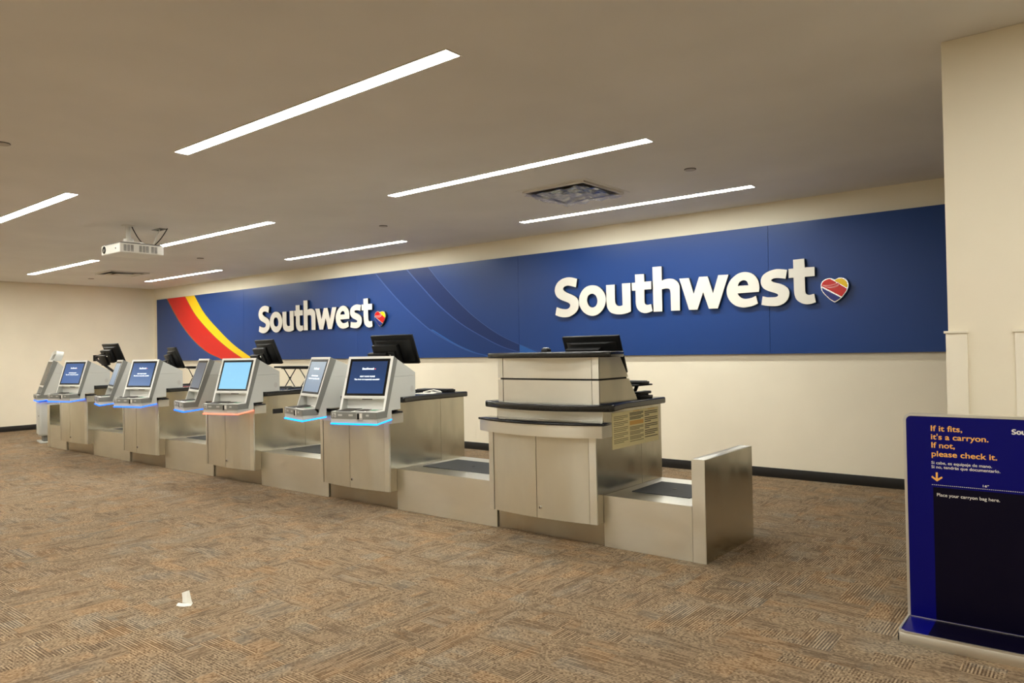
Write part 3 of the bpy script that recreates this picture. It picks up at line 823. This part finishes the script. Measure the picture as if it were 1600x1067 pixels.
    if msg:
        def put(me, mm, z, x=0.0, tag_='lettering'):
            o = link(tag_, me, mm, bz)
            zz = zs0 + (zs1 - zs0) * z
            o.location = (x, fy(zz) + nx * 0.0034, zz + nz * 0.0034)
            o.rotation_euler = (-ang, 0, 0)
            return o
        word = cached('word', lambda: flat('logo_word', [c for g in WORD for c in contours(g, 2)], 0.0006, sc=0.001 * 0.130 / 3.36))
        put(word, 'scr_text', 0.735, -0.070, 'logo')
        put(cached('wheart', lambda: flat('logo_heart', [hs(HO, 1.0)], 0.0006, sc=0.001 * 0.130 / 3.36)), 'scr_text_red', 0.757, 0.0725, 'logo_heart')
        put(cached('ln1', lambda: text_mesh('NEXT KIOSK PLEASE', 0.0180, 0.0006, 0.0005, 'CENTER')), 'scr_text', 0.505, 0.0)
        put(cached('ln2', lambda: text_mesh('This device is temporarily unavailable', 0.0185, 0.0006, 0.0005, 'CENTER')), 'scr_text', 0.415, 0.0)
    # what lies on the tray deck
    dz = lambda y: 0.1135 + 0.052 * (y - 0.012)
    def deck(nm, x0, x1, y0, y1, mm, up=0.003, par=t):
        me = cached((nm, x0) + key, lambda: xprism('deck_' + nm, [(y0, dz(y0) - 0.001), (y1, dz(y1) - 0.001), (y1, dz(y1) + up), (y0, dz(y0) + up)], x0, x1))
        return link(nm, me, mm, par)
    dr = deck('document_reader', -0.205, -0.045, 0.022, 0.200, 'black', 0.004)
    deck('reader_glass', -0.180, -0.075, 0.045, 0.150, 'vent_dark', 0.005, dr)
    deck('receipt_slot', -0.010, 0.080, 0.045, 0.170, 'vent_dark', 0.003)
    cr_ = deck('card_reader', 0.115, 0.215, 0.035, 0.150, 'sticker', 0.005)
    deck('reader_mark', 0.125, 0.190, 0.060, 0.120, 'green', 0.0058, cr_)
    deck('reader_slot', 0.108, 0.135, 0.040, 0.075, 'black', 0.0065, cr_)
    link('printer_mouth', cached(('pm',) + key, lambda: box('printer_mouth', -0.06, 0.05, 0.223, 0.2252, lip - 0.012, lip - 0.003)), 'black', t)
    # stickers and sockets on the tray band
    def front(nm, x0, x1, z0, z1, mm, d=0.0008, par=t):
        return link(nm, cached((nm, x0) + key, lambda: box('band_' + nm, x0, x1, -d, 0.0005, z0, z1)), mm, par)
    fs = front('access_symbol', -0.228, -0.186, 0.062, 0.104, 'sticker')
    link('lettering', cached(('wc',), lambda: flat('wheelchair', [
        spline([(2, 34), (5, 37), (8, 34), (5, 31)], True, 3),
        [(3, 30), (7, 30), (8, 20), (17, 20), (22, 9), (26, 10), (26, 7), (20, 6), (15, 16), (4, 16)],
        spline([(1, 20), (-4, 14), (-4, 6), (2, 0), (10, 0), (15, 7, 1), (12, 7, 1), (8, 3), (3, 4), (0, 9), (1, 15), (3, 18, 1)], True, 3)], 0.0006, sc=0.001)), 'black', fs, (-0.217, -0.0008, 0.064))
    for x in (-0.165, -0.05, 0.135):
        front('sticker', x, x + 0.045 if x < 0.1 else x + 0.030, 0.075, 0.091, 'sticker')
    hp = front('headphone_panel', 0.035, 0.098, 0.040, 0.104, 'sticker', 0.0015)
    front('headphone_socket', 0.043, 0.064, 0.048, 0.100, 'black', 0.006, hp)
    front('braille_plate', 0.068, 0.092, 0.062, 0.098, 'white', 0.0022, hp)
    if notch:
        link('side_emblem', cached(('em',) + key, lambda: disc('side_emblem', 0.030, 0.0008, 24, 'x')), 'sticker', t, (h, 0.592, 0.288))
    return FT, RT, fy

KLAB = {(1, 1): 'nearest self-service kiosk, dark blue screen, right of its pair beside the podium',
        (1, -1): 'self-service kiosk with pale screen, left of the nearest pair',
        (2, 1): 'self-service kiosk with bright plain cyan screen and orange light strip',
        (2, -1): 'self-service kiosk with dull grey screen, left of the cyan-screen kiosk',
        (3, 1): 'self-service kiosk with mid-blue screen on the second counter from the left',
        (3, -1): 'narrow-looking kiosk with pale screen, left of the mid-blue screen kiosk',
        (4, 1): 'self-service kiosk with blue screen on the leftmost counter'}
KSCR = {(1, 1): ('led_cyan', 'scr_dark', True), (1, -1): ('led_cyan', 'scr_pale', True), (2, 1): ('led_orange', 'scr_cyan', False),
        (2, -1): ('led_blue', 'scr_grey', False), (3, 1): ('led_blue', 'scr_mid', True), (3, -1): ('led_blue', 'scr_pale', False), (4, 1): ('led_blue', 'scr_soft', True)}
for (ci, s), lab in KLAB.items():
    t = thing('check_in_kiosk', lab, 'kiosk', (CX[ci] + s * 0.452, 4.150, 0.82), R(15.0) * s, 'self-service check-in kiosks')
    led, scr, msg = KSCR[(ci, s)]
    kiosk_parts(t, 0.49, led, scr, msg)

# freestanding kiosk beyond the left end panel
t = thing('freestanding_kiosk', 'freestanding kiosk on a white pedestal at the far left, with arched top handle', 'kiosk', (-14.42, 4.70, 0.0), R(-11))
kroot = bpy.data.objects.new('kiosk_head', None); COL.objects.link(kroot); kroot.parent = t; kroot.location = (0, 0, 0.722)
FT, RT, _ = kiosk_parts(kroot, 0.46, 'led_blue', 'scr_dull_glow', False, 1.22, False, 0.045)
def arch():
    bm = bmesh.new()
    h = 0.228; pts = []
    for i in range(17):
        a = math.pi * i / 16
        x = -h * math.copysign(abs(math.cos(a)) ** 0.45, math.cos(a)); zz = 0.165 * math.sin(a) ** 0.45 if 0 < i < 16 else 0.0
        pts.append((x, FT[0] + 0.01 + zz * 0.33, FT[1] + zz))
    for i in range(16):
        a, b = pts[i], pts[i + 1]
        def sec(p):
            s = 0.74
            return [(p[0], p[1], p[2]), (p[0] * s, p[1], FT[1] + (p[2] - FT[1]) * 0.66), (p[0] * s, p[1] + 0.11, FT[1] + (p[2] - FT[1]) * 0.66 - 0.02), (p[0], p[1] + 0.11, p[2] - 0.02)]
        A, B = sec(a), sec(b)
        va = [bm.verts.new(v) for v in A]; vb = [bm.verts.new(v) for v in B]
        for j in range(4):
            bm.faces.new((va[j], va[(j + 1) % 4], vb[(j + 1) % 4], vb[j]))
    return finish(bm, 'kiosk_arch', smooth=True, ang=50)
link('arch_handle', arch(), 'kiosk', kroot)
link('pedestal', box('kiosk_pedestal', -0.20, 0.20, 0.03, 0.40, 0.125, 0.722, 0.035, 4), 'kiosk', t)
ped = t.children[-1]
link('pedestal_lock', disc('pedestal_lock', 0.012, -0.004, 14, 'y'), 'black', t, (0.12, 0.030, 0.47))
for k in (0, 1):
    link('swoosh_line', prism('pedestal_swoosh', [(0, 0), (0.006, 0), (0.006, 0.002), (0, 0.002)], 0, 0.36), 'white', t, (-0.13 + 0.02 * k, 0.0275, 0.52 - 0.10 * k), (0, R(150 - 6 * k), 0))
link('foot', box('kiosk_foot', -0.12, 0.12, 0.10, 0.36, 0.02, 0.13), 'kiosk_trim', t)
link('base_plate', box('kiosk_base', -0.24, 0.24, 0.04, 0.50, 0.0, 0.025, 0.006, 2), 'kiosk', t)

# ---------------------------------------------------------------- agent monitors (their backs face the room)
def monitor(x, y, z_mid, yaw, label, group='agent monitors', w=0.53, hh=0.315, arm=None):
    t = thing('agent_monitor', label, 'monitor', (x, y, 1.04), R(yaw), group)
    zc = z_mid - 1.04
    T = R(-22)
    def tl(nm, me, mm): return link(nm, me, mm, t, (0, 0, zc), (T, 0, 0))
    # local frame of the head: x wide, z up, -y towards the room (rotated about x so the top leans to the room)
    def head(nm, key, fn, mm, par=None):
        o = link(nm, cached(key, fn), mm, t if par is None else par)
        if par is None: o.location = (0, 0, zc); o.rotation_euler = (R(22), 0, 0)
        return o
    sc = head('screen_panel', ('mp', w, hh), lambda: box('monitor_panel', -w / 2, w / 2, -0.014, 0.014, -hh / 2, hh / 2, 0.005, 2), 'black')
    head('display', ('md', w, hh), lambda: box('monitor_display', -w / 2 + 0.015, w / 2 - 0.015, 0.014, 0.0155, -hh / 2 + 0.015, hh / 2 - 0.015), 'black_gloss', sc)
    head('rear_shell', ('ms', w, hh), lambda: prism('monitor_shell', [(-w * 0.44, -0.014), (w * 0.44, -0.014), (w * 0.30, -0.055), (-w * 0.30, -0.055)], -hh * 0.40, hh * 0.36, 0.004, 2), 'black')
    head('rear_box', ('mb', w, hh), lambda: box('monitor_box', -w * 0.38, w * 0.22, -0.105, -0.055, -hh * 0.42, hh * 0.26, 0.005, 2), 'black')
    head('rear_module', ('mm', w, hh), lambda: box('monitor_module', -w * 0.46, -w * 0.02, -0.150, -0.106, -hh * 0.50, hh * 0.04, 0.005, 2), 'black')
    head('mount_plate', ('mq', w, hh), lambda: box('mount_plate', 0.0, 0.09, -0.125, -0.105, -0.10, 0.02, 0.004, 1), 'black')
    head('mount_screw', ('mw',), lambda: disc('mount_screw', 0.012, -0.012, 12, 'y'), 'chrome').location = (0.045, -0.115, zc - 0.06)
    if arm is None:
        link('stand_post', cached(('post', round(zc, 2)), lambda: tube('stand_post', [(0, -0.03, 0.02), (0, -0.03, zc - 0.08), (0, -0.07, zc - 0.03)], 0.022, 10)), 'black', t)
    else:
        ex, ez = arm
        link('lower_arm', tube('arm_lower', [(0.10, -0.02, 0.02), (0.10, -0.02, 0.16), (0.06, -0.03, 0.19), (ex, -0.05, ez - 0.02)], 0.020, 10), 'black', t)
        link('arm_joint', disc('arm_joint', 0.035, 0.10, 16), 'black', t, (ex, -0.05, ez - 0.06))
        link('upper_arm', tube('arm_upper', [(ex, -0.05, ez), (-0.05, -0.10, zc)], 0.022, 10), 'black', t)
    link('stand_base', cached('stb', lambda: disc('stand_base', 0.09, 0.02, 24)), 'black', t, (0.10 if arm else 0, -0.03, 0.0))
    return t
monitor(-3.33, 5.26, 1.405, 0, 'black monitor seen from behind over the podium counter', w=0.56, hh=0.335)
monitor(-5.66, 5.12, 1.485, 6, 'black monitor seen from behind above the nearest kiosk counter', w=0.56)
monitor(-7.95, 5.12, 1.490, -8, 'black monitor seen from behind over the cyan-screen kiosk', w=0.50)
monitor(-10.27, 5.12, 1.435, -14, 'black monitor turned almost edge-on over the second counter from the left', w=0.48)
monitor(-12.30, 5.12, 1.530, 2, 'black monitor on a bent swing arm over the leftmost counter', w=0.52, arm=(-0.52, 0.42))

# ---------------------------------------------------------------- folding stands on two counters
def folding_stand(x, y, label):
    t = thing('folding_stand', label, 'stand', (x, y, 1.04), 0, 'black folding stands')
    link('top', cached('fst', lambda: box('stand_top', -0.36, 0.36, -0.10, 0.10, 0.245, 0.268, 0.006, 2)), 'black', t)
    link('top_rail', cached('fsr', lambda: tube('stand_rail', [(-0.34, 0, 0), (0.34, 0, 0)], 0.007, 8)), 'rod', t, (0, 0, 0.238))
    for xc in (-0.165, 0.165):
        for s in (-1, 1):
            link('cross_leg', cached(('fsl', s), lambda: tube('cross_leg', [(-0.115 * s, 0, 0.008), (0.115 * s, 0, 0.236)], 0.006, 8)), 'rod', t, (xc, 0.007 * s, 0))
            link('foot_rail', cached('fsf', lambda: tube('foot_rail', [(0, -0.10, 0.007), (0, 0.10, 0.007)], 0.007, 8)), 'rod', t, (xc + 0.115 * s, 0, 0))
        link('hinge_pin', cached('fsp', lambda: disc('hinge_pin', 0.009, 0.03, 10, 'y')), 'rod', t, (xc, -0.015, 0.122))
    return t
folding_stand(-7.70, 5.36, 'black folding stand with crossed legs behind the cyan-screen kiosk')
folding_stand(-10.13, 5.38, 'black folding stand with crossed legs beneath the edge-on monitor')

# ---------------------------------------------------------------- small things on the counters
def keyboard(x, y, z, rz, label):
    t = thing('keyboard', label, 'keyboard', (x, y, z), R(rz), 'counter keyboards')
    link('case', cached('kbc', lambda: box('keyboard_case', -0.21, 0.21, -0.075, 0.075, 0.0, 0.022, 0.006, 2)), 'black', t)
    for r in range(5):
        link('key_row', cached('kbr', lambda: box('key_row', -0.195, 0.195, -0.010, 0.010, 0.022, 0.028, 0.002, 1)), 'rod', t, (0, -0.052 + r * 0.026, 0))
    return t
tr = thing('keyboard_tray', 'black keyboard tray on a short arm behind the podium riser', 'keyboard tray', (-3.05, 5.45, 1.04))
link('arm', tube('tray_arm', [(0, -0.05, 0.012), (0, 0.0, 0.06), (0, 0.03, 0.095)], 0.016, 10), 'black', tr)
link('arm_foot', box('tray_foot', -0.07, 0.07, -0.10, 0.02, 0.0, 0.014, 0.004, 1), 'black', tr)
link('tray', prism('keyboard_tray', [(-0.30, -0.14), (0.08, -0.14), (0.10, 0.12), (0.06, 0.16), (-0.27, 0.16), (-0.30, 0.12)], 0.095, 0.108, 0.005, 2), 'black', tr)
keyboard(-3.17, 5.46, 1.148, 0, 'low black keyboard on the tray behind the podium')
sc_ = thing('card_swipe', 'small black card reader on the granite at the back of the podium', 'card reader', (-2.92, 5.34, 1.04))
link('base', box('swipe_base', -0.04, 0.04, -0.10, 0.10, 0, 0.024, 0.004, 2), 'black', sc_)
link('head', box('swipe_head', -0.032, 0.032, -0.11, 0.09, 0.036, 0.058, 0.006, 2), 'black', sc_)
link('neck', box('swipe_neck', -0.01, 0.01, -0.10, 0.08, 0.024, 0.036), 'black', sc_)
pk = thing('counter_device', 'small black device with pale top at the left end of the podium monitor', 'device', (-3.50, 4.80, 1.432))
link('case', prism('knob_case', [(-0.035, -0.03), (0.035, -0.03), (0.035, 0.03), (-0.035, 0.03)], 0, 0.03, 0.006, 2, top=[(-0.028, -0.025), (0.030, -0.025), (0.030, 0.025), (-0.028, 0.025)]), 'black', pk)
link('cap', box('knob_cap', -0.022, 0.022, -0.02, 0.02, 0.030, 0.036, 0.002, 1), 'chrome', pk)

keyboard(-5.38, 5.41, 1.040, 6, 'black keyboard on the granite behind the nearest kiosk')
pp = thing('loose_papers', 'white papers lying on the granite behind the nearest kiosk', 'papers', (-5.22, 5.10, 1.0405), R(12))
for k, (dx, dy, a) in enumerate(((0, 0, 0), (0.03, 0.03, 14), (-0.02, -0.02, -9))):
    link('sheet', cached('sheet', lambda: box('paper_sheet', -0.07, 0.07, -0.10, 0.10, 0.0, 0.001)), 'paper', pp, (dx, dy, 0.0012 * k), (0, 0, R(a)))
cbx = tag(link('white_cable', tube('white_cable', [(-5.30, 5.16, 1.048), (-5.25, 5.20, 1.062), (-5.20, 5.21, 1.070), (-5.14, 5.24, 1.056), (-5.10, 5.22, 1.048), (-5.15, 5.17, 1.050), (-5.22, 5.19, 1.052)], 0.0055, 8), 'white'), 'curled white cable lying on the papers behind the nearest kiosk', 'cable')

# ---------------------------------------------------------------- carry-on sizer at the right edge
sz = thing('carryon_sizer', 'royal blue carry-on bag sizer with silver frame at the right edge', 'bag sizer', (-0.79, 3.93, 0))
SW, SH = 0.66, 1.092
PY = 0.258                       # panel plane behind the base front
def rrect(x0, x1, z0, z1, r, n=6, bottom=True):
    out = []
    for cx, cz, a0 in ((x1 - r, z1 - r, 0), (x0 + r, z1 - r, 90)):
        out += [(cx + r * math.cos(R(a0 + 90 * i / n)), cz + r * math.sin(R(a0 + 90 * i / n))) for i in range(n + 1)]
    out += [(x0, z0), (x1, z0)]
    return out
link('frame', flat('sizer_frame', [rrect(0, SW, 0.055, SH, 0.035), rrect(0.013, SW - 0.013, 0.060, SH - 0.013, 0.024)], 0.035), 'alu', sz, (0, PY + 0.033, 0))
pn = link('panel', flat('sizer_panel', [rrect(0.013, SW - 0.013, 0.060, SH - 0.013, 0.024)], 0.024), 'sizer_blue', sz, (0, PY + 0.024, 0))
link('dark_zone', flat('sizer_dark_zone', [[(0.128, 0.062), (0.532, 0.062), (0.532, 0.725), (0.128, 0.725)]], 0.0006), 'sizer_dark', pn, (0, -0.024, 0))
link('back_sheet', box('sizer_back', 0.010, SW - 0.010, PY + 0.024, PY + 0.030, 0.06, SH - 0.01), 'alu', sz)
base_ol = [(0.0, 0.29), (0.0, 0.030), (0.008, 0.008), (0.030, 0.0), (SW - 0.03, 0.0), (SW - 0.008, 0.008), (SW, 0.03), (SW, 0.29)]
bs = link('base_frame', prism('sizer_base', base_ol, 0.0, 0.052, 0.003, 2), 'alu', sz)
link('base_rim', prism('sizer_base_rim', base_ol + [(SW - 0.008, 0.255), (SW - 0.010, 0.034), (SW - 0.034, 0.010), (0.034, 0.010), (0.010, 0.034), (0.008, 0.255)], 0.052, 0.061), 'alu', sz)
bt = link('base_top', prism('sizer_base_top', [(0.010, 0.256), (0.010, 0.034), (0.034, 0.010), (SW - 0.034, 0.010), (SW - 0.010, 0.034), (SW - 0.010, 0.256)], 0.052, 0.056), 'sizer_blue', sz)
link('dark_zone', box('sizer_base_dark', 0.128, 0.532, 0.010, 0.256, 0.056, 0.0566), 'sizer_dark', bt)
link('corner_clip', box('sizer_clip', -0.001, 0.003, 0.020, 0.028, 0.006, 0.040), 'gap', sz)
def lett(body, size, x, z, mm, bold=0.0, width=None):
    me = text_mesh(body, size, 0.0006, bold)
    if width:
        xs = [v.co.x for v in me.vertices]; k = width / (max(xs) - min(xs)); x0 = min(xs)
        for v in me.vertices: v.co.x = (v.co.x - x0) * k
    return link('lettering', me, mm, pn, (x, -0.0245, z))
lett('If it fits,', 0.039, 0.124, 1.007, 'sizer_orange', 0.0006, 0.136)
lett("it's a carryon.", 0.039, 0.124, 0.965, 'sizer_orange', 0.0006, 0.244)
lett('If not,', 0.039, 0.125, 0.923, 'sizer_orange', 0.0006, 0.102)
lett('please check it.', 0.039, 0.125, 0.880, 'sizer_orange', 0.0006, 0.276)
lett('Si cabe, es equipaje de mano.', 0.0205, 0.123, 0.841, 'sizer_white', 0.0002, 0.256)
lett('Si no, tendr\u00e1s que documentarlo.', 0.0205, 0.123, 0.820, 'sizer_white', 0.0002, 0.289)
lett('16"', 0.0150, 0.340, 0.746, 'sizer_white', 0.0002, 0.025)
lett('Place your carryon bag here.', 0.0225, 0.144, 0.681, 'sizer_white', 0.0002, 0.264)
link('arrow', flat('sizer_arrow', [[(0.141, 0.800), (0.150, 0.800), (0.150, 0.769), (0.167, 0.781), (0.171, 0.774), (0.146, 0.754), (0.121, 0.774), (0.125, 0.781), (0.141, 0.769)]], 0.0006), 'sizer_orange', pn, (0, -0.0242, 0))
for i in range(48):
    link('dash', cached('dash', lambda: box('sizer_dash', 0, 0.0055, -0.0006, 0, 0, 0.0022)), 'sizer_white', pn, (0.123 + i * 0.0086, -0.0242, 0.7355))
link('logo', flat('sizer_logo', [c for g in WORD for c in contours(g, 3)], 0.0006, sc=0.001 * 0.165 / 3.36), 'sizer_white', pn, (0.461, -0.0242, 1.008))
link('logo_heart', flat('sizer_heart', [HO], 0.0006, sc=0.001 * 0.165 / 3.36), 'h_red', pn, (0.636, -0.0242, 1.014))

# ---------------------------------------------------------------- scrap of paper on the carpet
bm = bmesh.new()
# flat curled tongue with a flap folded up from it; x to the camera's right, y away
def sheet(rows):
    g = [[bm.verts.new(p) for p in r] for r in rows]
    for i in range(len(g) - 1):
        for j in range(len(g[0]) - 1):
            bm.faces.new((g[i][j], g[i + 1][j], g[i + 1][j + 1], g[i][j + 1]))
sheet([[(-0.060, 0.010, 0.010), (-0.055, -0.030, 0.004)], [(-0.030, 0.012, 0.006), (-0.025, -0.040, 0.002)], [(0.0, 0.010, 0.006), (0.005, -0.046, 0.002)], [(0.045, 0.005, 0.012), (0.050, -0.035, 0.003)]])
sheet([[(-0.030, 0.012, 0.010), (-0.038, 0.030, 0.036), (-0.048, 0.045, 0.066)], [(0.005, 0.004, 0.009), (-0.005, 0.025, 0.040), (-0.016, 0.050, 0.078)], [(0.050, -0.012, 0.008), (0.030, 0.012, 0.038), (0.006, 0.040, 0.084)]])
bmesh.ops.solidify(bm, geom=list(bm.faces), thickness=0.001)
scrap_scale = 0.85
ps = tag(link('paper_scrap', finish(bm, 'paper_scrap'), 'paper', None, (-4.19, 2.13, 0.0), (0, 0, R(39))), 'small folded scrap of white paper on the carpet', 'paper')
ps.scale = (scrap_scale,) * 3
